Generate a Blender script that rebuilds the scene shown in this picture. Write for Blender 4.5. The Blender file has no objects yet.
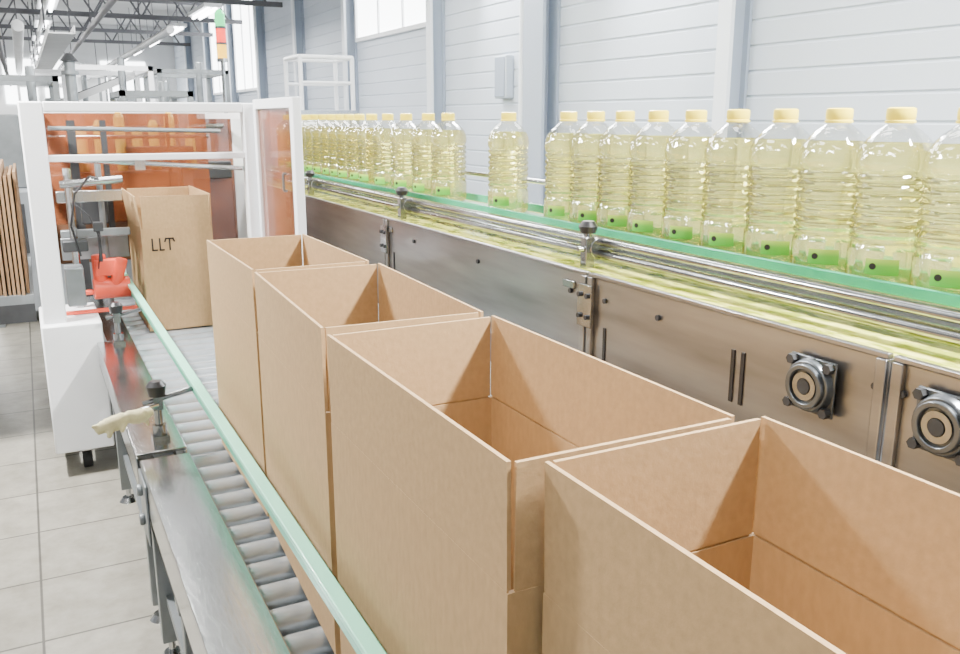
import bpy, math, random
import bmesh
from mathutils import Vector, Matrix
random.seed(4)
D=0.32
col=bpy.context.scene.collection

# ---------------------------------------------------------------- materials
def mat(name,color,rough=0.5,metal=0.0,var=0.06,scale=8.0,bump=0.0,trans=0.0,ior=1.45,alpha=1.0,emis=0.0,stretch=None,coat=0.0,color2=None,flute=False):
    m=bpy.data.materials.new(name); m.use_nodes=True
    nt=m.node_tree; N=nt.nodes; L=nt.links
    b=N['Principled BSDF']
    tc=N.new('ShaderNodeTexCoord'); mp=N.new('ShaderNodeMapping'); nz=N.new('ShaderNodeTexNoise')
    L.new(tc.outputs['Object'],mp.inputs['Vector']); L.new(mp.outputs['Vector'],nz.inputs['Vector'])
    if stretch: mp.inputs['Scale'].default_value=stretch
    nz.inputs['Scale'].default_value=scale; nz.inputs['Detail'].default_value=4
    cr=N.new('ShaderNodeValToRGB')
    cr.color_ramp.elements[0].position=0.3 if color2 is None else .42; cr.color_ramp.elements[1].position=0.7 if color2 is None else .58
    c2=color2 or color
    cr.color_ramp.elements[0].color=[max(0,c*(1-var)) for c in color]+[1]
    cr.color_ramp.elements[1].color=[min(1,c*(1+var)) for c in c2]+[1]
    L.new(nz.outputs['Fac'],cr.inputs['Fac'])
    if flute:
        m2=N.new('ShaderNodeMapping'); m2.inputs['Scale'].default_value=(1,1,0); wv=N.new('ShaderNodeTexWave')
        wv.bands_direction='DIAGONAL'; wv.inputs['Scale'].default_value=45; wv.inputs['Distortion'].default_value=.8
        L.new(tc.outputs['Object'],m2.inputs['Vector']); L.new(m2.outputs['Vector'],wv.inputs['Vector'])
        mr=N.new('ShaderNodeMapRange'); mr.inputs['To Min'].default_value=.978; mr.inputs['To Max'].default_value=1.0
        L.new(wv.outputs['Fac'],mr.inputs['Value'])
        mx=N.new('ShaderNodeMix'); mx.data_type='RGBA'; mx.blend_type='MULTIPLY'; mx.inputs[0].default_value=1
        L.new(cr.outputs['Color'],mx.inputs[6]); L.new(mr.outputs['Result'],mx.inputs[7]); L.new(mx.outputs[2],b.inputs['Base Color'])
    else: L.new(cr.outputs['Color'],b.inputs['Base Color'])
    b.inputs['Roughness'].default_value=rough; b.inputs['Metallic'].default_value=metal
    b.inputs['Transmission Weight'].default_value=trans; b.inputs['IOR'].default_value=ior
    b.inputs['Alpha'].default_value=alpha
    b.inputs['Coat Weight'].default_value=coat
    if emis>0:
        L.new(cr.outputs['Color'],b.inputs['Emission Color']); b.inputs['Emission Strength'].default_value=emis
    if bump>0:
        bp=N.new('ShaderNodeBump'); bp.inputs['Strength'].default_value=bump; bp.inputs['Distance'].default_value=0.004
        L.new(nz.outputs['Fac'],bp.inputs['Height']); L.new(bp.outputs['Normal'],b.inputs['Normal'])
    return m
M={}
M['card']=mat('cardboard',(0.41,0.262,0.125),0.85,0,0.07,90,0.12,stretch=(1,1,0.5),flute=True)
M['cardin']=mat('cardboard_flap',(0.415,0.266,0.128),0.85,0,0.07,90,0.12,flute=True)
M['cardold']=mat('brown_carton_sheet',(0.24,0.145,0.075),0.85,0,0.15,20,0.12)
M['steel']=mat('brushed_stainless',(0.56,0.575,0.585),0.17,1.0,0.10,30,0.06,stretch=(6,1,1))
M['railsteel']=mat('guide_rail_steel',(0.30,0.31,0.315),0.16,0.95,0.15,30,0.0)
M['panel']=mat('stainless_panel',(0.29,0.288,0.286),0.30,0.92,0.25,5,0.08,stretch=(1,0.4,3))
M['roller']=mat('zinc_roller',(0.40,0.435,0.465),0.18,0.5,0.08,20)
M['dark']=mat('dark_steel',(0.04,0.042,0.045),0.5,0.3,0.2,12)
M['frame']=mat('painted_grey_steel',(0.22,0.24,0.25),0.4,0.6,0.12,12)
M['black']=mat('black_plastic',(0.015,0.015,0.017),0.35,0,0.2,12)
M['green']=mat('green_guide_plastic',(0.04,0.48,0.27),0.3,0,0.06,10,coat=0.3)
M['greenlt']=mat('light_green_guide_plastic',(0.30,0.78,0.55),0.3,0,0.05,10,coat=0.3)
M['teal']=mat('green_belt_edge',(0.02,0.46,0.24),0.25,0,0.1,10,coat=0.5,alpha=.8)
M['belt']=mat('conveyor_chain',(0.42,0.50,0.42),0.3,0.5,0.15,40)
M['deck']=mat('oily_polished_deck',(0.40,0.46,0.03),0.08,0.2,0.05,26,color2=(1.0,0.92,0.22),stretch=(1.6,.6,1))  # yellow-green mottling paints the bottles' reflection into the steel colour
M['white']=mat('white_powder_coat',(0.86,0.875,0.90),0.4,0,0.03,4)
M['orange']=mat('orange_polycarbonate',(0.24,0.072,0.028),0.12,0,0.5,3,alpha=0.55,ior=1.2)
M['orangebox']=mat('orange_brown_housing',(0.13,0.06,0.03),0.5,0,0.5,5)
M['red']=mat('red_paint',(0.75,0.08,0.035),0.35,0,0.1,6,coat=0.3)
M['yellow']=mat('yellow_cap_plastic',(0.95,0.76,0.06),0.4,0,0.04,10)
M['brass']=mat('amber_yellow_part',(0.75,0.50,0.08),0.4,0,0.15,10)
M['rag']=mat('pale_yellow_cloth',(0.58,0.53,0.31),0.9,0,0.15,30,0.5)
M['wallp']=mat('wall_panel',(0.60,0.66,0.74),0.5,0,0.03,2)
M['farwall']=mat('far_wall_panel',(0.80,0.81,0.82),0.55,0,0.06,2)
M['nearwall']=mat('plain_grey_wall',(0.24,0.25,0.26),0.7,0,0.1,1)
M['column']=mat('column_white',(0.80,0.84,0.89),0.5,0,0.03,2)
M['columngrey']=mat('column_grey',(0.36,0.41,0.49),0.5,0,0.03,2)
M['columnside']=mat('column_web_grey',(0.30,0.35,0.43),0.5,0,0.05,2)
M['ceil']=mat('ceiling_grey',(0.48,0.485,0.49),0.7,0,0.12,1)
M['truss']=mat('truss_steel',(0.10,0.10,0.11),0.6,0.1,0.2,3)
M['duct']=mat('pale_duct',(0.42,0.43,0.44),0.4,0.2,0.1,3)
M['grey']=mat('machine_grey',(0.26,0.28,0.30),0.45,0.1,0.2,4)
M['bluemach']=mat('machine_blue_grey',(0.22,0.28,0.35),0.45,0.1,0.2,4)
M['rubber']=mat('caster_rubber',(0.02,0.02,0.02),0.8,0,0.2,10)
M['glow']=mat('lamp_tube',(1,1,1),0.5,0,0,1,emis=14)
M['day']=mat('window_daylight',(0.95,0.98,1.0),0.5,0,0.02,1,emis=9)
M['print']=mat('black_print',(0.03,0.025,0.02),0.8,0,0.1,10)
M['sgreen']=mat('signal_green',(0.05,0.6,0.2),0.3,0,0.05,5,emis=0.3)
M['syellow']=mat('signal_amber',(0.9,0.5,0.03),0.3,0,0.05,5,emis=0.4)
M['sred']=mat('signal_red',(0.85,0.05,0.03),0.3,0,0.05,5,emis=0.4)
M['bluegrey']=mat('bearing_housing_metal',(0.13,0.145,0.16),0.3,0.8,0.25,14)

def floor_mat():
    m=bpy.data.materials.new('floor_tiles'); m.use_nodes=True
    nt=m.node_tree; N=nt.nodes; L=nt.links; b=N['Principled BSDF']
    tc=N.new('ShaderNodeTexCoord'); mp=N.new('ShaderNodeMapping'); br=N.new('ShaderNodeTexBrick')
    L.new(tc.outputs['Object'],mp.inputs['Vector']); L.new(mp.outputs['Vector'],br.inputs['Vector'])
    mp.inputs['Location'].default_value=(0.10,0.12,0)
    br.offset=0.0; br.inputs['Scale'].default_value=1.0
    br.inputs['Brick Width'].default_value=1.15*D; br.inputs['Row Height'].default_value=1.15*D
    br.inputs['Mortar Size'].default_value=0.005; br.inputs['Mortar Smooth'].default_value=0.5
    br.inputs['Color1'].default_value=(0.26,0.245,0.205,1); br.inputs['Color2'].default_value=(0.32,0.302,0.255,1)
    br.inputs['Mortar'].default_value=(0.08,0.075,0.065,1)
    nz=N.new('ShaderNodeTexNoise'); nz.inputs['Scale'].default_value=9; nz.inputs['Detail'].default_value=8; nz.inputs['Roughness'].default_value=.7
    L.new(tc.outputs['Object'],nz.inputs['Vector'])
    cr=N.new('ShaderNodeValToRGB'); cr.color_ramp.elements[0].position=.32; cr.color_ramp.elements[0].color=(.62,.61,.58,1); cr.color_ramp.elements[1].position=.66; cr.color_ramp.elements[1].color=(1,1,1,1)
    L.new(nz.outputs['Fac'],cr.inputs['Fac'])
    mx=N.new('ShaderNodeMix'); mx.data_type='RGBA'; mx.blend_type='MULTIPLY'; mx.inputs[0].default_value=0.95
    L.new(br.outputs['Color'],mx.inputs[6]); L.new(cr.outputs['Color'],mx.inputs[7])
    L.new(mx.outputs[2],b.inputs['Base Color']); b.inputs['Roughness'].default_value=0.45
    return m
M['floor']=floor_mat()

def shell_mat():
    m=bpy.data.materials.new('clear_pet'); m.use_nodes=True
    nt=m.node_tree; N=nt.nodes; L=nt.links; N.remove(N['Principled BSDF'])
    out=N['Material Output']
    tr=N.new('ShaderNodeBsdfTransparent'); tr.inputs['Color'].default_value=(0.99,0.99,0.985,1)
    gl=N.new('ShaderNodeBsdfGlossy'); gl.inputs['Roughness'].default_value=0.03
    lw=N.new('ShaderNodeLayerWeight'); lw.inputs['Blend'].default_value=0.3
    mr=N.new('ShaderNodeMapRange'); mr.inputs['To Min'].default_value=0.07; mr.inputs['To Max'].default_value=0.65
    nz=N.new('ShaderNodeTexNoise'); nz.inputs['Scale'].default_value=28; nz.inputs['Detail'].default_value=2
    tc=N.new('ShaderNodeTexCoord'); L.new(tc.outputs['Object'],nz.inputs['Vector'])
    bp=N.new('ShaderNodeBump'); bp.inputs['Strength'].default_value=.7; bp.inputs['Distance'].default_value=.007
    L.new(nz.outputs['Fac'],bp.inputs['Height']); L.new(bp.outputs['Normal'],gl.inputs['Normal'])
    mix=N.new('ShaderNodeMixShader')
    L.new(lw.outputs['Facing'],mr.inputs['Value']); L.new(mr.outputs['Result'],mix.inputs['Fac'])
    L.new(tr.outputs[0],mix.inputs[1]); L.new(gl.outputs[0],mix.inputs[2]); L.new(mix.outputs[0],out.inputs['Surface'])
    return m
def oil_mat():
    m=bpy.data.materials.new('sunflower_oil'); m.use_nodes=True
    nt=m.node_tree; N=nt.nodes; L=nt.links; N.remove(N['Principled BSDF'])
    out=N['Material Output']
    rf=N.new('ShaderNodeBsdfRefraction'); rf.inputs['IOR'].default_value=1.40; rf.inputs['Roughness'].default_value=0.0
    rf.inputs['Color'].default_value=(1.0,0.96,0.55,1)
    tr=N.new('ShaderNodeBsdfTransparent'); tr.inputs['Color'].default_value=(1,0.98,0.66,1)
    tl=N.new('ShaderNodeBsdfTranslucent'); tl.inputs['Color'].default_value=(1.0,0.90,0.16,1)
    df=N.new('ShaderNodeBsdfDiffuse'); df.inputs['Color'].default_value=(1.0,0.90,0.20,1)
    gl=N.new('ShaderNodeBsdfGlossy'); gl.inputs['Roughness'].default_value=0.03
    nz=N.new('ShaderNodeTexNoise'); nz.inputs['Scale'].default_value=14; nz.inputs['Detail'].default_value=2
    tc=N.new('ShaderNodeTexCoord'); L.new(tc.outputs['Object'],nz.inputs['Vector'])
    bp=N.new('ShaderNodeBump'); bp.inputs['Strength'].default_value=.5; bp.inputs['Distance'].default_value=.009
    L.new(nz.outputs['Fac'],bp.inputs['Height']); L.new(bp.outputs['Normal'],rf.inputs['Normal']); L.new(bp.outputs['Normal'],gl.inputs['Normal'])
    def mix(a,b,f):
        x=N.new('ShaderNodeMixShader'); x.inputs['Fac'].default_value=f; L.new(a.outputs[0],x.inputs[1]); L.new(b.outputs[0],x.inputs[2]); return x
    m1=mix(rf,tr,.24); t=mix(tl,df,.3); m2=mix(m1,t,.11); m3=mix(m2,gl,.11)
    L.new(m3.outputs[0],out.inputs['Surface'])
    return m
def label_mat():
    m=bpy.data.materials.new('bottle_label_print'); m.use_nodes=True
    nt=m.node_tree; N=nt.nodes; L=nt.links; b=N['Principled BSDF']
    tc=N.new('ShaderNodeTexCoord'); sp=N.new('ShaderNodeSeparateXYZ'); cr=N.new('ShaderNodeValToRGB')
    L.new(tc.outputs['Generated'],sp.inputs[0]); L.new(sp.outputs['Z'],cr.inputs['Fac'])
    e=cr.color_ramp.elements; e[0].color=(0.10,0.50,0.05,1); e[1].position=1.0; e[1].color=(0.55,0.74,0.08,1)
    x=cr.color_ramp.elements.new(0.55); x.color=(0.18,0.58,0.05,1)
    L.new(cr.outputs['Color'],b.inputs['Base Color']); b.inputs['Roughness'].default_value=0.4; b.inputs['Alpha'].default_value=.95
    return m
M['shell']=shell_mat(); M['oil']=oil_mat(); M['label']=label_mat()

# ---------------------------------------------------------------- mesh builder (units of D)
class MB:
    def __init__(s): s.v=[]; s.f=[]
    def box(s,x0,x1,y0,y1,z0,z1,mtx=None):
        n=len(s.v)
        vs=[(x,y,z) for z in (z0,z1) for y in (y0,y1) for x in (x0,x1)]
        if mtx: vs=[tuple(mtx@Vector(p)) for p in vs]
        s.v+=vs
        for f in ((0,2,3,1),(4,5,7,6),(0,1,5,4),(2,6,7,3),(0,4,6,2),(1,3,7,5)): s.f.append(tuple(n+i for i in f))
        return s
    def cyl(s,p0,p1,r,n=16,r1=None,caps=True):
        p0=Vector(p0); p1=Vector(p1); r1=r if r1 is None else r1
        ax=(p1-p0).normalized(); t=Vector((0,0,1)) if abs(ax.z)<0.9 else Vector((1,0,0))
        a=ax.cross(t).normalized(); b=ax.cross(a)
        k=len(s.v)
        for (p,rr) in ((p0,r),(p1,r1)):
            for i in range(n):
                w=2*math.pi*i/n; s.v.append(tuple(p+a*math.cos(w)*rr+b*math.sin(w)*rr))
        for i in range(n): 
            j=(i+1)%n; s.f.append((k+i,k+n+i,k+n+j,k+j))
        if caps: s.f.append(tuple(k+i for i in range(n))); s.f.append(tuple(k+n+i for i in reversed(range(n))))
        return s
    def ring(s,p0,p1,ro,ri,n=24):
        p0=Vector(p0); p1=Vector(p1); ax=(p1-p0).normalized(); t=Vector((0,0,1)) if abs(ax.z)<0.9 else Vector((1,0,0))
        a=ax.cross(t).normalized(); b=ax.cross(a); k=len(s.v)
        for (p,rr) in ((p0,ro),(p1,ro),(p1,ri),(p0,ri)):
            for i in range(n):
                w=2*math.pi*i/n; s.v.append(tuple(p+a*math.cos(w)*rr+b*math.sin(w)*rr))
        for q in range(4):
            q2=(q+1)%4
            for i in range(n):
                j=(i+1)%n; s.f.append((k+q*n+i,k+q2*n+i,k+q2*n+j,k+q*n+j))
        return s
    def lathe(s,prof,n=32,a0=0,a1=2*math.pi,flute=0.0,fz=(0,0)):
        k=len(s.v); full=abs(a1-a0-2*math.pi)<1e-6
        m=n if full else n+1
        for (r,z) in prof:
            for i in range(m):
                w=a0+(a1-a0)*i/n
                rr=r
                if flute and fz[0]<z<fz[1]: rr=r*(1-flute*(0.5-0.5*math.cos(8*w)))
                s.v.append((rr*math.cos(w),rr*math.sin(w),z))
        for q in range(len(prof)-1):
            for i in range(n):
                j=(i+1)%m; s.f.append((k+q*m+i,k+q*m+j,k+(q+1)*m+j,k+(q+1)*m+i))
        return s
    def tube(s,pts,r,n=10):
        for a,b in zip(pts[:-1],pts[1:]): s.cyl(a,b,r,n)
        return s
def mesh(mb,name,origin=(0,0,0)):
    me=bpy.data.meshes.new(name)
    o=Vector(origin)
    me.from_pydata([tuple((Vector(v)-o)*D) for v in mb.v],[],mb.f)
    me.update(); me.validate()
    bm=bmesh.new(); bm.from_mesh(me); bmesh.ops.recalc_face_normals(bm,faces=bm.faces); bm.to_mesh(me); bm.free()
    me.shade_smooth(); me.set_sharp_from_angle(angle=math.radians(34))
    return me
def thing(name,label,cat,loc,group=None):
    e=bpy.data.objects.new(name,None); e.empty_display_size=0.1; e.location=Vector(loc)*D
    e['label']=label; e['category']=cat
    if group: e['group']=group
    col.objects.link(e); return e
def base(p):
    v=Vector((0,0,0))
    while p is not None: v+=p.location; p=p.parent
    return v/D
def part(parent,mb,name,m,origin=None,bevel=0,label=None):
    pb=base(parent)
    org=Vector(origin) if origin is not None else pb
    me=mesh(mb,name,org); me.materials.append(M[m])
    o=bpy.data.objects.new(name,me); o.parent=parent; o.location=(org-pb)*D
    if bevel:
        bv=o.modifiers.new('bevel','BEVEL'); bv.width=bevel*D; bv.segments=2; bv.limit_method='ANGLE'
    if label: o['label']=label
    col.objects.link(o); return o
def single(mb,name,m,label,cat,origin,bevel=0,group=None,kind=None):
    me=mesh(mb,name,origin); me.materials.append(M[m])
    o=bpy.data.objects.new(name,me); o.location=Vector(origin)*D
    if label: o['label']=label
    if cat: o['category']=cat
    if group: o['group']=group
    if kind: o['kind']=kind
    if bevel:
        bv=o.modifiers.new('bevel','BEVEL'); bv.width=bevel*D; bv.segments=2; bv.limit_method='ANGLE'
    col.objects.link(o); return o
def copy_tree(src,loc,label=None):
    def rec(o,par):
        c=o.copy(); c.parent=par; col.objects.link(c)
        for ch in list(o.children): rec(ch,c)
        return c
    kids=list(src.children)
    c=src.copy(); c.location=Vector(loc)*D; col.objects.link(c)
    for ch in kids: rec(ch,c)
    if label: c['label']=label
    return c

# ---------------------------------------------------------------- structure
CZ=9.6; FY=56; WX=8.5
single(MB().box(-12,WX+1,-6,FY,-0.2,0),'floor','floor','worn grey-beige square floor tiles','floor',(0,0,0),kind='structure')
single(MB().box(-12,WX+1,-6,FY,CZ,CZ+0.2),'ceiling','ceil','grey factory ceiling','ceiling',(0,0,CZ),kind='structure')
single(MB().box(-12,WX+1,FY,FY+0.3,0,CZ),'wall_back','farwall','pale grey panelled end wall','wall',(0,FY,0),kind='structure')
single(MB().box(-12.3,WX+1,-6.3,-6,0,CZ),'wall_front','nearwall','plain grey wall at the near end of the hall','wall',(0,-6,0),kind='structure')  # added out of view so metal faces reflect something darker
single(MB().box(-12.3,-12,-6,FY,0,4.6),'wall_left','nearwall','plain grey low wall below an open clerestory','wall',(-12,0,0),kind='structure')  # added out of view for panel reflections, kept low to admit world light
w=MB()
prof=[]; z=0; 
while z<CZ:
    prof+=[(WX,z),(WX,z+0.265),(WX+0.022,z+0.28),(WX+0.022,z+0.30)]; z+=0.315
prof=[(x,min(zz,CZ)) for x,zz in prof]
k=len(w.v)
for (x,zz) in prof: w.v+=[(x,-6,zz),(x,FY,zz)]
for i in range(len(prof)-1): w.f.append((2*i,2*i+1,2*i+3,2*i+2))
w.box(WX+0.06,WX+0.3,-6,FY,0,CZ)
single(w,'wall_right','wallp','blue-grey horizontally ribbed metal panel wall','wall',(WX,0,0),kind='structure')
n=0
for (y0,y1,z0) in ((9.3,13.1,7.2),(14.3,17.9,7.2),(18.7,23.6,6.55),(34.6,39.0,5.6),(39.8,44.2,5.6)):  # first two windows are out of view, added to carry extra daylight
    n+=1
    g=MB().box(WX-0.06,WX-0.03,y0,y1,z0,9.2)
    o=single(g,'window_%d'%n,'day','bright daylight strip window','window',(WX,y0,z0),kind='structure')
    fr=MB().box(WX-0.12,WX,y0-.1,y0,z0-.1,9.3).box(WX-0.12,WX,y1,y1+.1,z0-.1,9.3).box(WX-0.12,WX,y0,y1,z0-.1,z0).box(WX-0.12,WX,y0,y1,9.2,9.3)
    for q in (1,2): fr.box(WX-0.11,WX-.06,y0+(y1-y0)*q/3-.03,y0+(y1-y0)*q/3+.03,z0,9.2)
    part(o,fr,'window_frame','white')
    if n<=2:
        ld=bpy.data.lights.new('window_light','AREA'); ld.shape='RECTANGLE'; ld.size=(y1-y0)*D*.95; ld.size_y=1.9*D  # area light added at the unseen windows, brightens floor and bottle backs
        ld.energy=(230,180)[n-1]; ld.color=(.98,.99,1.0)
        lo=bpy.data.objects.new('window_light',ld); lo.location=Vector((WX-.3,(y0+y1)/2,8.2))*D
        d=Vector((1.2,1.5,3.0))*D-lo.location
        lo.rotation_euler=d.to_track_quat('-Z','Y').to_euler(); col.objects.link(lo)
for (x0,x1) in ((-.6,1.0),(1.4,3.0),(4.4,6.8)):  # glowing panes added to brighten the far end of the hall
    n+=1
    single(MB().box(x0,x1,FY-.08,FY-.02,5.2,7.6),'window_%d'%n,'day','bright end wall window','window',(x0,FY,5.2),kind='structure')
for i,y in enumerate((8.95,13.75,18.25,24.0,29.0,34.2,39.4,44.8,50.2)):
    hw=0.12 if i!=1 else 0.33
    e=thing('column','white painted steel column on the panel wall' if i!=1 else 'wide blue-grey steel column with a vertical pipe beside it','column',(WX-.2,y,0),group='wall columns')
    part(e,MB().box(WX-.36,WX-.30,y-hw,y+hw,0,CZ),'front_flange','column' if i!=1 else 'columngrey')
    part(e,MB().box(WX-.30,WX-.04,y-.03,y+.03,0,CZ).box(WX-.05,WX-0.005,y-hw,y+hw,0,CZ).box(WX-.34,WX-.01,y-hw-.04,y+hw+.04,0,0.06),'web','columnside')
    if i==1: part(e,MB().cyl((WX-.3,y+.45,0),(WX-.3,y+.45,CZ),0.07,14),'downpipe','column')
e=thing('electrical_box','grey electrical box mounted on the ribbed wall','electrical box',(WX-.2,15.2,4.6))
part(e,MB().box(WX-.18,WX-.001,15.05,15.5,4.8,5.6),'housing','wallp',bevel=.02)
part(e,MB().box(WX-.20,WX-.18,15.08,15.47,4.83,5.57),'door','columnside',bevel=.01)
for y in (18,24,30,36,42,48):
    t=MB(); zz=7.7 if y<25 else 8.0
    t.box(-10,WX-.4,y-.08,y+.08,zz,zz+.15).box(-10,WX-.4,y-.06,y+.06,9.3,9.42)
    x=-10
    while x<WX-2:
        t.cyl((x,y,zz+.07),(x+.8,y,9.37),0.04,6).cyl((x+.8,y,9.37),(x+1.6,y,zz+.07),0.04,6); x+=1.6
    single(t,'roof_truss','truss','steel lattice roof truss under the ceiling','roof truss',(0,y,8.07),group='roof trusses')
LE={(-2.5,11):350,(5.2,1):360,(-2.5,1):40,(1.0,11):6,(5.2,11):8,(5.2,6):1}
for y in (1,6,11,16,22,28,34,40,46,52):
    for x in (-2.5,1.0,5.2):
        bz=7.5 if y>20 else 8.6
        l=thing('ceiling_lamp','long white fluorescent ceiling lamp','lamp',(x,y,bz),group='fluorescent ceiling lamps')
        part(l,MB().box(x-.25,x+.25,y-1.4,y+1.4,bz,bz+.1),'lamp_housing','white')
        part(l,MB().cyl((x-.1,y-1.3,bz-.05),(x-.1,y+1.3,bz-.05),.05,8),'lamp_tube','glow')
        part(l,MB().cyl((x+.1,y-1.3,bz-.05),(x+.1,y+1.3,bz-.05),.05,8),'lamp_tube','glow')
        part(l,MB().cyl((x,y-1,bz+.1),(x,y-1,CZ),.015,6),'hanger','truss')
        part(l,MB().cyl((x,y+1,bz+.1),(x,y+1,CZ),.015,6),'hanger','truss')
        ld=bpy.data.lights.new('lamp_light','AREA'); ld.shape='RECTANGLE'; ld.size=.5*D; ld.size_y=1.8*D
        ld.energy=LE.get((x,y),1 if y<10 else (28 if y<20 else 38))
        ld.color=(1,0.98,0.945)
        lo=bpy.data.objects.new('lamp_light',ld); lo.parent=l; lo.location=(0,0,-0.15*D); col.objects.link(lo)

# ------------------------------------------------ overhead services and far machinery
for (x,z,r,y0,y1,mm) in ((.2,6.9,.16,28,FY,'duct'),(-1.2,7.3,.12,16,FY,'duct'),(2.2,7.1,.08,19,FY,'truss'),(3.6,6.6,.10,24,FY,'duct'),(.9,7.4,.07,17,FY,'duct'),(-.3,6.2,.07,22,FY,'truss')):
    p=thing('overhead_pipe','long grey pipe hung below the roof trusses','pipe',(x,y0,z),group='overhead pipes')
    part(p,MB().cyl((x,y0,z),(x,y1,z),r,16),'pipe',mm)
    for yy in (30,42,48): part(p,MB().cyl((x,yy,z),(x,yy,8.0),.02,6),'hanger','truss')
ct=thing('cable_tray','steel cable tray hung below the roof','cable tray',(1.1,30,6.4))
part(ct,MB().box(.8,.83,24,54,6.4,6.6).box(1.37,1.4,24,54,6.4,6.6).box(.83,1.37,24,54,6.4,6.43),'tray','duct')
for y in (26,36,44,52): part(ct,MB().box(.78,.82,y,y+.05,6.6,9.3).box(1.38,1.42,y,y+.05,6.6,9.3),'hanger','truss')
def farmachine(x,y,wx,wy,h,mm,label):
    t=thing('packing_machine',label,'machine',(x,y,0))
    part(t,MB().box(x,x+wx,y,y+wy,.3,h*.55),'cabinet',mm,bevel=.03)
    for (a,b) in ((x,y),(x+wx-.12,y),(x,y+wy-.12),(x+wx-.12,y+wy-.12)):
        part(t,MB().box(a,a+.12,b,b+.12,0,h),'post','white' if mm!='grey' else 'frame')
    part(t,MB().box(x,x+wx,y,y+.12,h-.12,h).box(x,x+wx,y+wy-.12,y+wy,h-.12,h).box(x,x+.12,y+.12,y+wy-.12,h-.12,h).box(x+wx-.12,x+wx,y+.12,y+wy-.12,h-.12,h),'top_frame','white' if mm!='grey' else 'frame')
    part(t,MB().box(x+wx*.2,x+wx*.6,y+wy*.3,y+wy*.7,h*.55,h*.85).cyl((x+wx*.7,y+wy*.5,h*.55),(x+wx*.7,y+wy*.5,h*1.05),.1,12),'working_head','frame',bevel=.03)
    part(t,MB().box(x+wx*.1,x+wx*.45,y-.06,y,h*.3,h*.5),'control_panel','dark',bevel=.01)
    return t
farmachine(-.9,21,1.7,3,5.3,'grey','grey steel packing machine with dark working head')
farmachine(1.1,24,2.0,3,5.7,'white','white framed packing machine with dark working head')
farmachine(3.6,27,2.0,3,5.8,'grey','grey framed packing machine beside the wall line')
farmachine(.3,33,2.6,3,6.0,'bluemach','blue-grey packing machine with white posts')
farmachine(3.2,40,2.6,3,6.3,'grey','tall grey framed machine near the end wall')
farmachine(0,46,2.4,3,6.0,'white','tall white framed machine near the end wall')
farmachine(1.9,20.2,1.5,2.4,5.0,'grey','low grey framed machine behind the carton machine')
vp=thing('exhaust_stack','dark vertical exhaust pipe with flange','pipe',(.95,19.2,0))
part(vp,MB().cyl((.95,19.2,0),(.95,19.2,5.5),.10,16).cyl((.95,19.2,5.25),(.95,19.2,5.32),.16,16),'pipe','frame')
part(vp,MB().cyl((.95,19.2,5.5),(.95,19.2,5.65),.17,16,r1=.05),'rain_cap','dark')
ga=thing('elevator_conveyor','inclined grey elevator conveyor with dark belt','conveyor',(2.3,30,0))
R0=Matrix.Translation(Vector((1.0,30.5,4.8)))@Matrix.Rotation(math.radians(-22),4,'Y')
part(ga,MB().box(0,2.9,-.3,.3,-.1,.1,R0),'inclined_bed','duct')
part(ga,MB().box(0,2.9,-.24,.24,.1,.13,R0),'belt','dark')
for x,zt in ((1.4,4.9),(3.4,5.65)):
    for yy in (30.25,30.75): part(ga,MB().box(x-.05,x+.05,yy-.04,yy+.04,0,zt),'leg','frame')

# ---------------------------------------------------------------- cardboard boxes
T=0.019
def carton(x0,x1,y0,y1,z0,z1,label,tilts=(0,0,0,0),fh=0.44,rot=0):
    zf=z1-fh
    c=thing('cardboard_box',label,'box',((x0+x1)/2,(y0+y1)/2,z0),group='open cardboard boxes on the roller conveyor')
    b=MB()
    b.box(x0,x0+T,y0,y1,z0,zf).box(x1-T,x1,y0,y1,z0,zf).box(x0+T,x1-T,y0,y0+T,z0,zf).box(x0+T,x1-T,y1-T,y1,z0,zf)
    e=.0005; hh=.009
    b.box(x0+e,x0+.008,y0+.006,y1-.008,zf-.001,zf+hh).box(x1-.008,x1-e,y0+.008,y1-.008,zf-.001,zf+hh)
    b.box(x0+.028,x1-.03,y0+e,y0+.008,zf-.001,zf+hh).box(x0+.028,x1-.03,y1-.008,y1-e,zf-.001,zf+hh)
    b.box(x0+T,x1-T,y0+T,y1-T,z0,z0+T)
    b.box(x0+T,x1-T,y0+T,y0+(y1-y0)*.26,z0+T,z0+2*T).box(x0+T,x1-T,y1-(y1-y0)*.26,y1-T,z0+T,z0+2*T)
    part(c,b,'body','card')
    h=0.009
    def flap(kind,t):
        m=MB()
        if kind=='l': m.box(x0+e,x0+T-.003,y0+.004,y1-.006,zf+h,z1); piv=Vector((x0+T/2,0,zf)); ax='Y'; a=-t
        if kind=='r': m.box(x1-T+.003,x1-e,y0+.006,y1-.004,zf+h,z1); piv=Vector((x1-T/2,0,zf)); ax='Y'; a=t
        if kind=='n': m.box(x0+T+.006,x1-T-.006,y0+e,y0+T-.003,zf+h,z1-.004); piv=Vector((0,y0+T/2,zf)); ax='X'; a=t
        if kind=='f': m.box(x0+T+.006,x1-T-.007,y1-T+.003,y1-e,zf+h,z1-.004); piv=Vector((0,y1-T/2,zf)); ax='X'; a=-t
        R=Matrix.Translation(piv)@Matrix.Rotation(math.radians(a),4,ax)@Matrix.Translation(-piv)
        m.v=[tuple(R@Vector(p)) for p in m.v]
        part(c,m,'flap','cardin')
    for kk,t in zip('lrnf',tilts): flap(kk,t)
    c.rotation_euler=(0,0,math.radians(rot))
    return c
BZ=1.61; TZ=3.43
carton(1.29,2.17,0.32,2.07,BZ,TZ,'open tan cardboard box with raised flaps, first in the touching row',(1.0,.4,0,0))
carton(1.185,2.08,2.11,3.88,BZ,TZ,'open tan cardboard box with upright flaps between two other boxes',(.6,.5,1.0,-.5))
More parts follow.
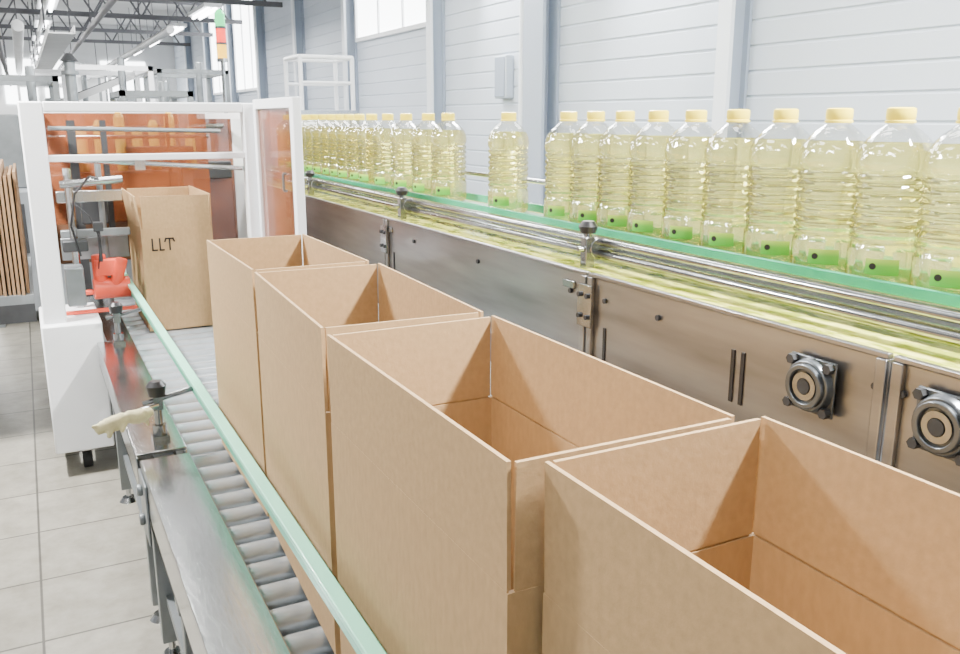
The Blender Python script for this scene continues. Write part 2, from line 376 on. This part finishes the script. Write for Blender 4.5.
carton(1.237,2.112,3.995,5.745,BZ,TZ,'open tan cardboard box standing slightly askew, third along the roller line',(0.3,.5,-1,-.5),rot=-2.6)
carton(1.285,2.12,5.86,7.53,BZ,TZ,'open tan cardboard box at the end of the touching row',(0.5,0.5,0,-1))
b5=carton(1.25,2.17,12.2,13.9,BZ,TZ,'open cardboard box with black printed marking, leaving the box machine',(6,1,0,-10))
def stroke(mb,cx,cz,pts,s,wd=.022):
    for (xa,za),(xb,zb) in zip(pts[:-1],pts[1:]):
        a=Vector((cx+xa*s,12.2-.006,cz+za*s)); b=Vector((cx+xb*s,12.2-.006,cz+zb*s))
        d=(b-a).normalized(); nrm=Vector((-d.z,0,d.x))*wd
        k=len(mb.v); a-=d*wd; b+=d*wd
        for p in (a-nrm,a+nrm,b+nrm,b-nrm): mb.v.append(tuple(p))
        for p in (a-nrm,a+nrm,b+nrm,b-nrm): mb.v.append((p.x,12.2-.001,p.z))
        mb.f+= [(k,k+1,k+2,k+3),(k+4,k+7,k+6,k+5),(k,k+4,k+5,k+1),(k+1,k+5,k+6,k+2),(k+2,k+6,k+7,k+3),(k+3,k+7,k+4,k)]
pm=MB()
for (cx,pts) in ((1.38,[(0,1),(0,0),(.35,0)]),(1.475,[(0,1),(0,0),(.3,0)]),(1.60,[(-.4,.75),(-.3,1),(.3,1),(.4,.75)]),(1.60,[(0,1),(0,0)])):
    stroke(pm,cx,2.71,pts,.15,.010)
part(b5,pm,'printed_marking','print')

# ---------------------------------------------------------------- roller conveyor
rc=thing('roller_conveyor','stainless roller conveyor with green plastic side guide rail','conveyor',(1.5,6,0))
def channel(x0,x1,y0,y1,zt,h,out):
    m=MB(); t=.03
    m.box(x0,x1,y0,y1,zt-t,zt)
    if out<0: m.box(x0,x0+t,y0,y1,zt-h,zt-t).box(x0,x0+.2,y0,y1,zt-h,zt-h+t).box(x1-t,x1,y0,y1,zt-.24,zt-t)
    else: m.box(x1-t,x1,y0,y1,zt-h,zt-t).box(x1-.2,x1,y0,y1,zt-h,zt-h+t).box(x0,x0+t,y0,y1,zt-.24,zt-t)
    return m
part(rc,channel(.56,.95,-.8,7.1,1.73,.36,-1),'side_frame','steel',bevel=.008)
part(rc,channel(.54,.95,7.25,11.38,1.73,.30,-1),'side_frame','steel',bevel=.008)
part(rc,channel(.645,.95,11.38,15.2,1.73,.30,-1),'side_frame','steel',bevel=.008)
part(rc,channel(2.28,2.6,-.8,15.2,1.73,.36,1),'side_frame','steel',bevel=.008)
part(rc,MB().box(.98,2.26,-.8,15.2,1.22,1.25),'drip_tray','rubber')  # dark sheet added below the rollers to stand in for shaded gaps
eb=MB().box(.54,.56,6.7,7.12,1.15,1.66).cyl((.50,6.92,1.55),(.54,6.92,1.55),.05,12).cyl((.50,6.92,1.30),(.54,6.92,1.30),.05,12)
part(rc,eb,'end_bracket','frame',bevel=.01)
y=-.5; ro=None; RR=.096
while y<15.0:
    if ro is None:
        zc=1.61-RR
        m=MB().cyl((.99,y,zc),(2.25,y,zc),RR,24).cyl((.93,y,zc),(2.3,y,zc),.028,8).ring((.97,y,zc),(.992,y,zc),.07,.028,16)
        ro=part(rc,m,'roller','roller',origin=(.96,y,zc))
    else:
        c=ro.copy(); c.location=(Vector((.96,y,zc))-Vector((1.5,6,0)))*D; col.objects.link(c)
    y+=.30
def rail(x,y0,y1,z):
    part(rc,MB().box(x-.03,x+.03,y0,y1,z-.11,z+.02),'guide_rail','green',bevel=.006)
    part(rc,MB().box(x-.07,x+.01,y0,y1,z+.02,z+.055),'guide_rail_cap','greenlt',bevel=.006,label='pale green flat cap strip')
rail(1.11,-.8,13.6,2.20)
part(rc,MB().box(2.24,2.3,-.8,13.6,2.1,2.25),'guide_rail','railsteel',bevel=.012,label='plain steel side guide rail')
for y in (0.3,7.55,11.2):
    b=part(rc,MB().cyl((.78,y,1.73),(.78,y,2.12),.035,12).box(.71,.85,y-.07,y+.07,1.73,1.77).box(.74,.82,y-.05,y+.05,2.0,2.12).cyl((.66,y,2.06),(1.09,y,2.14),.022,10).cyl((.78,y+.0,1.77),(.78,y,1.86),.06,12),'guide_bracket','railsteel')
    part(b,MB().cyl((.78,y,2.12),(.78,y,2.21),.07,14,r1=.085).cyl((.78,y,2.21),(.78,y,2.25),.085,14,r1=.05),'knob','black')
for y in (0.3,4.0,7.6,11.3): 
    part(rc,MB().cyl((2.4,y,1.73),(2.4,y,2.2),.03,10).cyl((2.4,y,2.17),(2.3,y,2.17),.022,8),'guide_bracket','steel')
for y in (0.5,3.6,5.4,6.95,7.6,10.4,14.6):
    for x in (.66,2.45):
        lg=part(rc,MB().box(x-.075,x+.075,y-.06,y+.06,.16,1.45).box(x-.1,x+.1,y-.08,y+.08,1.3,1.38),'leg','frame',bevel=.008)
        part(lg,MB().cyl((x,y,.04),(x,y,.2),.03,10).cyl((x,y,0),(x,y,.05),.11,16,r1=.07),'foot','steel')
    part(rc,MB().box(.735,2.375,y-.04,y+.04,.5,.6),'crossbar','frame')
for (y0,y1) in ((0.56,3.54),(3.66,5.34),(5.46,6.89),(7.66,10.34),(10.46,14.54)):
    part(rc,MB().box(.64,.70,y0,y1,.52,.60),'stretcher','frame')
    if y0<10: part(rc,MB().box(.60,.63,y0,y1,1.14,1.3),'cable_duct','dark')
rg=MB()
pts=[(.72,7.42,2.03),(.66,7.40,2.02),(.59,7.41,2.0),(.51,7.40,2.02),(.43,7.39,1.98),(.34,7.38,1.97),(.27,7.37,1.93)]
rad=[.035,.055,.065,.05,.07,.06,.03]
for i in range(len(pts)-1): rg.cyl(pts[i],pts[i+1],rad[i],10,r1=rad[i+1])
for (a,b,r) in (((.4,7.39,1.99),(.36,7.3,1.89),.04),((.5,7.38,2.0),(.46,7.3,1.92),.035),((.33,7.38,1.97),(.24,7.36,1.99),.03),((.65,7.4,2.02),(.68,7.42,1.9),.03)): rg.cyl(a,b,r,8,r1=r*.5)
ro_=single(rg,'work_glove','rag','crumpled pale yellow glove hung on the guide clamp','glove',(.55,7.4,1.98))
sub=ro_.modifiers.new('r','REMESH'); sub.mode='VOXEL'; sub.voxel_size=.012*D; sub.use_smooth_shade=True
sm=ro_.modifiers.new('s','SMOOTH'); sm.iterations=4
part(rc,MB().cyl((.30,7.40,1.99),(.78,7.5,2.05),.018,8),'clamp_arm','steel')

# ---------------------------------------------------------------- bottle conveyor
bc=thing('bottle_conveyor','stainless bottle conveyor with green belt edge and round guide rails','conveyor',(4.2,7,0))
PX=3.6
def spanel(y0,y1,z0=2.25,z1=3.30):
    part(bc,MB().box(PX,PX+.04,y0,y1,z0,z1).box(PX-.03,PX,y0,y0+.06,z0,z1).box(PX-.03,PX,y1-.06,y1,z0,z1).box(PX-.02,PX+.02,y0,y1,z1,z1+.03),'side_panel','panel',bevel=.006)
for (a,b) in ((-1,2.63),(2.66,5.2),(5.23,9.3),(9.33,13.4),(13.43,17.6)): spanel(a,b)
part(bc,MB().box(5.55,5.6,-1,17.6,2.25,3.3),'side_panel','panel')
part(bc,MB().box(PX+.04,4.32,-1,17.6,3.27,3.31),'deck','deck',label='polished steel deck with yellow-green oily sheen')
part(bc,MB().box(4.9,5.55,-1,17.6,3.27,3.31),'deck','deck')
part(bc,MB().box(4.36,4.86,-1,17.6,3.33,3.43),'belt','belt')
part(bc,MB().box(4.32,4.355,-1,17.6,3.29,3.42),'belt_frame','steel')
part(bc,MB().box(4.30,4.335,-1,17.6,3.45,3.52),'belt_edge','teal',bevel=.008)
part(bc,MB().box(4.88,4.92,-1,17.6,3.43,3.52),'belt_edge','teal',bevel=.008)
part(bc,MB().cyl((3.86,-1,3.41),(3.86,17.6,3.41),.04,12),'guide_rail','railsteel')
part(bc,MB().cyl((3.86,-1,3.505),(3.86,17.6,3.505),.03,12),'guide_rail','railsteel')
part(bc,MB().box(4.10,4.13,-1,17.6,3.40,3.45),'guide_rail','railsteel')
part(bc,MB().box(3.98,4.10,-1,17.6,3.40,3.42),'guide_rail','railsteel')
part(bc,MB().cyl((5.0,-1,3.75),(5.0,17.6,3.75),.028,12),'guide_rail','railsteel')
for y in (-.3,1.8,5.47,9.2,12.8,16.4):
    b=part(bc,MB().box(3.71,3.79,y-.04,y+.04,3.22,3.55).cyl((3.75,y,3.2),(3.75,y,3.6),.03,12).cyl((3.66,y,3.46),(4.13,y,3.43),.022,10).box(3.58,3.78,y-.08,y+.08,3.17,3.23).cyl((3.83,y-.05,3.46),(3.83,y+.05,3.46),.085,12),'guide_bracket','railsteel',bevel=.006)
    part(b,MB().cyl((3.75,y,3.58),(3.75,y,3.63),.06,14,r1=.075).cyl((3.75,y,3.63),(3.75,y,3.67),.075,14,r1=.045),'knob','black')
def bearing(y,z):
    b=part(bc,MB().box(PX-.045,PX-.03,y-.15,y+.15,z-.15,z+.15),'bearing_block','bluegrey',bevel=.007)
    part(b,MB().cyl((PX-.085,y,z),(PX-.04,y,z),.135,28,r1=.15).ring((PX-.11,y,z),(PX-.08,y,z),.12,.09,28),'bearing_housing','bluegrey',bevel=.006)
    part(b,MB().ring((PX-.10,y,z),(PX-.08,y,z),.075,.045,24),'inner_ring','railsteel')
    part(b,MB().cyl((PX-.105,y,z),(PX-.085,y,z),.04,16),'shaft','dark')
    for dy in (-.12,.12):
        for dz in (-.12,.12): part(b,MB().cyl((PX-.085,y+dy,z+dz),(PX-.045,y+dy,z+dz),.028,6),'bolt','dark')
bearing(3.08,3.06); bearing(2.32,3.08); bearing(1.5,3.06)
for y,za,zb in ((3.62,2.78,3.1),(3.70,2.78,3.1),(5.0,2.5,2.95),(9.1,2.5,2.95),(13.1,2.5,2.95)):
    part(bc,MB().box(PX-.008,PX,y-.014,y+.014,za,zb),'adjustment_slot','black')
for y in (5.215,9.315,13.415):
    j=part(bc,MB().box(PX-.045,PX-.03,y-.09,y+.09,2.92,3.24),'joint_plate','railsteel',bevel=.005)
    for z in (3.0,3.16):
        for dy in (-.05,.05): part(j,MB().cyl((PX-.065,y+dy,z),(PX-.045,y+dy,z),.02,8),'bolt','dark')
for y in (2.72,2.57,4.4,5.0,5.45,7.0,8.5): part(bc,MB().cyl((PX-.02,y,3.15),(PX,y,3.15),.02,8),'bolt','dark')
for y in (0,3.2,5.2,9.3,13.4,17.2):
    for x in (3.75,5.45):
        lg=part(bc,MB().box(x-.08,x+.08,y-.08,y+.08,.14,2.6),'leg','frame',bevel=.01)
        part(lg,MB().cyl((x,y,.04),(x,y,.2),.03,10).cyl((x,y,0),(x,y,.05),.12,16,r1=.08),'foot','steel')
    part(bc,MB().box(3.83,5.37,y-.05,y+.05,.7,.82),'crossbar','frame')

# ---------------------------------------------------------------- bottles
def bottle_profile():
    R=.2225; p=[(0.0,0.02),(.12,0.012),(.17,0.0),(.202,.008),(.217,.04),(R,.07),(R,.235),(.210,.255)]
    z=.27
    for i in range(7):
        p+=[(.206,z),(R,z+.018),(R,z+.034),(.206,z+.052)]; z+=.060
    p+=[(.216,.70),(R,.725),(.2225,.76),(.216,.80),(.200,.84),(.174,.878),(.140,.912),(.105,.94),(.080,.96),(.070,.972),(.068,1.0)]
    return p
def make_bottle(x,y,z,label):
    b=thing('oil_bottle',label,'bottle',(x,y,z),group='sunflower oil bottles on the conveyor')
    def loc(mb):
        mb.v=[(v[0]+x,v[1]+y,v[2]+z) for v in mb.v]; return mb
    part(b,loc(MB().lathe(bottle_profile(),64,flute=.02,fz=(.25,.69))),'bottle_shell','shell')
    o=[(max(r-.004,0),max(zz,.014)) for r,zz in bottle_profile() if zz<.86]
    o+=[(.185,.858),(0,.86)]
    part(b,loc(MB().lathe(o,64,flute=.02,fz=(.25,.69))),'oil','oil')
    c=MB().lathe([(.0,1.062),(.065,1.062),(.080,1.055),(.082,1.04),(.082,1.0),(.077,.99),(.085,.985),(.085,.972),(.068,.97)],24)
    part(b,loc(c),'cap','yellow')
    l=MB().lathe([(.2235,.095),(.2245,.105),(.2245,.18),(.2235,.19)],20,math.radians(192),math.radians(240))
    part(b,loc(l),'label','label')
    d=MB(); a=math.radians(203); d.cyl((.222*math.cos(a),.222*math.sin(a),.145),(.2265*math.cos(a),.2265*math.sin(a),.145),.02,12)
    part(b,loc(d),'label_seal','print')
    return b
BX=4.61; bz=3.43
src=make_bottle(BX,.8625*4.6,bz,'clear ribbed bottle of pale yellow oil with yellow cap')
rat=[.57,.6675,.765,.9600,1.0575,1.155,1.2525,1.35,1.4475,1.545,1.796,2.126,2.256,2.413,2.56,2.70]
r=2.82
while r<3.75: rat.append(r); r+=.1
for q in rat:
    c=copy_tree(src,(BX+random.uniform(-.006,.006),q*4.6,bz))
    c.rotation_euler=(0,0,math.radians(random.uniform(-12,12)))
    if abs(q-1.796)<.01: c['label']='clear ribbed bottle of pale yellow oil standing alone on the belt'

# ---------------------------------------------------------------- box machine
mc=thing('box_forming_machine','white framed carton forming machine with orange guard panels and casters','machine',(1.3,13,0))
FYm=11.6
part(mc,MB().box(-.02,.24,FYm,FYm+.25,.35,4.62),'post','white',bevel=.02)
part(mc,MB().box(-.02,.2,16.0,16.25,.35,4.62),'post','white',bevel=.02)
part(mc,MB().box(2.55,2.72,FYm,FYm+.2,1.9,4.62),'post','white',bevel=.02)
part(mc,MB().box(3.3,3.48,16.0,16.2,.35,4.62),'post','white',bevel=.02)
part(mc,MB().box(.24,2.55,FYm,FYm+.2,4.50,4.62),'crossbar','white',bevel=.015)
part(mc,MB().box(.2,3.3,16.0,16.2,4.50,4.62),'crossbar','white',bevel=.015)
part(mc,MB().box(0.0,.2,FYm+.25,16,4.50,4.62),'crossbar','white',bevel=.015)
part(mc,MB().box(.24,2.55,FYm+.02,FYm+.12,3.92,4.0),'crossbar','white',bevel=.01)
part(mc,MB().box(0.02,.12,FYm+.25,16,3.7,3.8),'crossbar','white')
part(mc,MB().box(-.06,.625,FYm-.15,FYm+1.2,.33,1.97),'cabinet','white',bevel=.02)
part(mc,MB().box(.25,3.3,16.02,16.05,2.2,4.5),'guard_panel','orange')
part(mc,MB().box(.25,2.54,14.2,14.23,2.9,4.5),'guard_panel','orange')
for x in (.85,1.5,2.3): part(mc,MB().box(x,x+.08,15.9,16.0,1.8,4.5),'guard_strut','dark')
for x in (.55,1.95): part(mc,MB().box(x,x+.05,14.24,14.3,1.8,4.5),'guard_strut','dark')
part(mc,MB().box(.3,2.2,14.9,15.6,2.2,3.6),'glue_unit_housing','orangebox',bevel=.04)
part(mc,MB().box(.5,1.2,14.7,14.88,3.3,3.55),'control_plate','dark',bevel=.02)
part(mc,MB().box(1.4,2.4,14.6,14.8,3.8,4.0),'control_plate','dark',bevel=.02)
part(mc,MB().box(.3,3.2,15.7,15.9,3.4,3.7),'rear_beam','dark',bevel=.02)
for i,x in enumerate((.8,1.05,1.35,1.6,1.85,2.1,2.4)): part(mc,MB().cyl((x,14.9,3.62+.1*(i%2)),(x,14.9,4.2+.12*(i%3)),.08,14).cyl((x,14.9,4.2+.12*(i%3)),(x,14.9,4.28+.12*(i%3)),.08,14,r1=.04),'glue_canister','brass')
part(mc,MB().cyl((.3,14.4,4.15),(2.6,14.4,4.15),.03,10),'steel_rod','steel')
part(mc,MB().cyl((.3,15.2,4.25),(3.0,15.2,4.3),.04,10),'steel_rod','steel')
part(mc,MB().cyl((.3,12.9,4.3),(2.5,12.9,4.25),.03,10),'steel_rod','frame')
part(mc,MB().box(.55,.66,13.6,13.7,1.9,4.4),'steel_column','dark')
part(mc,MB().box(1.0,1.08,13.9,14.0,1.9,4.4),'steel_column','dark')
part(mc,MB().box(2.25,2.4,14.9,15.05,1.9,4.5),'steel_column','frame')
part(mc,MB().box(.3,1.1,12.6,12.75,3.35,3.5),'steel_arm','steel',bevel=.01)
part(mc,MB().box(.3,1.15,12.5,12.6,2.9,3.0),'steel_arm','frame',bevel=.01)
part(mc,MB().box(.3,1.15,12.9,13.0,2.55,2.85),'steel_arm','frame',bevel=.01)
part(mc,MB().box(.6,.95,13.1,13.3,3.0,3.35),'sensor_unit','dark',bevel=.02)
part(mc,MB().box(.68,.8,12.2,12.3,3.0,3.12).box(.72,.76,12.22,12.28,2.6,3.0),'sensor_unit','dark',bevel=.01)
part(mc,MB().cyl((.35,12.4,3.6),(1.1,12.4,3.65),.05,12),'air_cylinder','steel')
part(mc,MB().cyl((.45,12.5,1.97),(.45,12.5,3.8),.05,10),'steel_column','steel')
part(mc,MB().cyl((.85,12.9,1.9),(.85,12.9,3.9),.04,10),'steel_column','frame')
part(mc,MB().cyl((.62,12.5,2.2),(1.08,12.5,2.2),.14,18).cyl((.72,12.5,2.3),(.72,12.5,2.66),.09,14).cyl((.9,12.45,2.25),(1.0,12.4,2.6),.08,12).box(.3,.66,12.42,12.5,2.14,2.2).box(.66,1.02,12.4,12.55,2.38,2.6),'actuator','red',bevel=.015)
part(mc,MB().box(.2,1.1,12.0,12.06,1.98,2.02),'red_bar','red')
part(mc,MB().box(.28,.5,11.9,12.2,2.1,2.6),'valve_block','frame',bevel=.02)
part(mc,MB().box(.3,.6,12.2,12.45,2.75,2.9),'valve_block','dark',bevel=.02)
part(mc,MB().cyl((.3,11.75,3.95),(2.6,11.75,3.78),.03,10).box(1.2,1.32,11.68,11.8,3.8,3.98),'cross_rod','steel')
part(mc,MB().tube([(.5,12.2,2.7),(.42,12.1,3.1),(.5,12.15,3.5),(.7,12.3,3.7),(1.0,12.5,3.6)],.014,8),'hose','black')
part(mc,MB().tube([(.7,12.3,2.5),(.75,12.2,2.9),(.65,12.25,3.2),(.5,12.4,3.35)],.008,8),'hose','black')
for (x,y) in ((.3,11.75),(.3,15.8),(3.38,16.1),(.1,12.6)):
    c=part(mc,MB().cyl((x,y,.25),(x,y,.35),.06,10).box(x-.09,x-.06,y-.06,y+.06,.08,.27).box(x+.06,x+.09,y-.06,y+.06,.08,.27).box(x-.09,x+.09,y-.06,y+.06,.24,.28),'caster','steel')
    part(c,MB().cyl((x-.055,y,.12),(x+.055,y,.12),.12,20),'wheel','rubber',bevel=.015)
dm=MB()
dm.box(2.68,2.78,9.72,9.86,2.7,4.66).box(2.68,2.78,11.5,11.6,2.7,4.66).box(2.68,2.78,9.86,11.5,4.54,4.66).box(2.68,2.78,9.86,11.5,2.7,2.8)
door=part(mc,dm,'guard_door','white',bevel=.01)
part(door,MB().box(2.72,2.74,9.86,11.5,2.8,4.54),'door_panel','orange')
part(door,MB().cyl((2.64,10.1,3.6),(2.64,10.1,3.8),.015,8).cyl((2.64,10.1,3.6),(2.68,10.1,3.6),.015,8).cyl((2.64,10.1,3.8),(2.68,10.1,3.8),.015,8),'handle','frame')
sx,sy=2.82,14.0
part(mc,MB().box(2.72,2.9,11.8,16.0,4.42,4.5),'crossbar','white')
s=part(mc,MB().cyl((sx,sy,4.5),(sx,sy,5.3),.03,10).cyl((sx,sy,5.26),(sx,sy,5.31),.08,14),'signal_tower','steel')
part(s,MB().cyl((sx,sy,5.31),(sx,sy,5.51),.075,20),'lamp_segment','syellow')
part(s,MB().cyl((sx,sy,5.54),(sx,sy,5.74),.075,20),'lamp_segment','sred')
part(s,MB().cyl((sx,sy,5.77),(sx,sy,5.95),.075,20).cyl((sx,sy,5.95),(sx,sy,6.0),.075,20,r1=.05).cyl((sx,sy,6.0),(sx,sy,6.02),.05,20,r1=.01),'lamp_segment','sgreen')
part(s,MB().cyl((sx,sy,5.51),(sx,sy,5.54),.08,20),'spacer_ring','dark')
part(s,MB().cyl((sx,sy,5.74),(sx,sy,5.77),.08,20),'spacer_ring','dark')

mg=thing('carton_magazine','grey steel table holding upright flattened cartons','table',(-.8,14,0))
part(mg,MB().box(-1.6,-.1,12.9,16.6,2.0,2.12),'table_top','frame')
for (x,y) in ((-1.5,14.2),(-.95,14.2),(-1.5,16.4),(-.95,16.4)): part(mg,MB().box(x-.06,x+.06,y-.06,y+.06,0,2.0),'leg','frame')
part(mg,MB().box(-1.6,-.1,12.9,12.95,1.75,2.0),'apron','dark')
x=-1.5; fc=None
while x<-.14:
    if fc is None:
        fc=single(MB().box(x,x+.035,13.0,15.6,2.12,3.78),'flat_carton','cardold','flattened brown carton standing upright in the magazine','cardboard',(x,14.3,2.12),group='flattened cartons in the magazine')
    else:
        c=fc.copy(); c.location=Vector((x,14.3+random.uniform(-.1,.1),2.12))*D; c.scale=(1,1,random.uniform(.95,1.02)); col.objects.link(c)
    x+=.055

sp=thing('step_platform','white tubular access platform with guard rails','platform',(6.2,20,0))
for (x,y) in ((5.6,19.5),(6.8,19.5),(5.6,20.7),(6.8,20.7)): part(sp,MB().cyl((x,y,0),(x,y,5.75),.05,10),'post','white')
part(sp,MB().box(5.55,6.85,19.45,20.75,4.5,4.6),'deck','steel')
part(sp,MB().tube([(5.6,19.5,5.75),(6.8,19.5,5.75),(6.8,20.7,5.75),(5.6,20.7,5.75),(5.6,19.5,5.75)],.05,10).tube([(5.6,19.5,5.2),(6.8,19.5,5.2),(6.8,20.7,5.2),(5.6,20.7,5.2)],.035,10),'guard_rail','white')

# ---------------------------------------------------------------- camera / world
cd=bpy.data.cameras.new('camera'); cam=bpy.data.objects.new('camera',cd); col.objects.link(cam)
cd.sensor_width=36; cd.lens=865/960*36; cd.clip_start=.01; cd.clip_end=200
cam.location=(0,0,4.43*D)
cam.rotation_euler=(math.radians(90-13.58),0,math.radians(-27.3))
bpy.context.scene.camera=cam
wd=bpy.data.worlds.new('world'); bpy.context.scene.world=wd; wd.use_nodes=True
bg=wd.node_tree.nodes['Background']; bg.inputs['Color'].default_value=(0.95,0.97,1,1); bg.inputs['Strength'].default_value=0.42
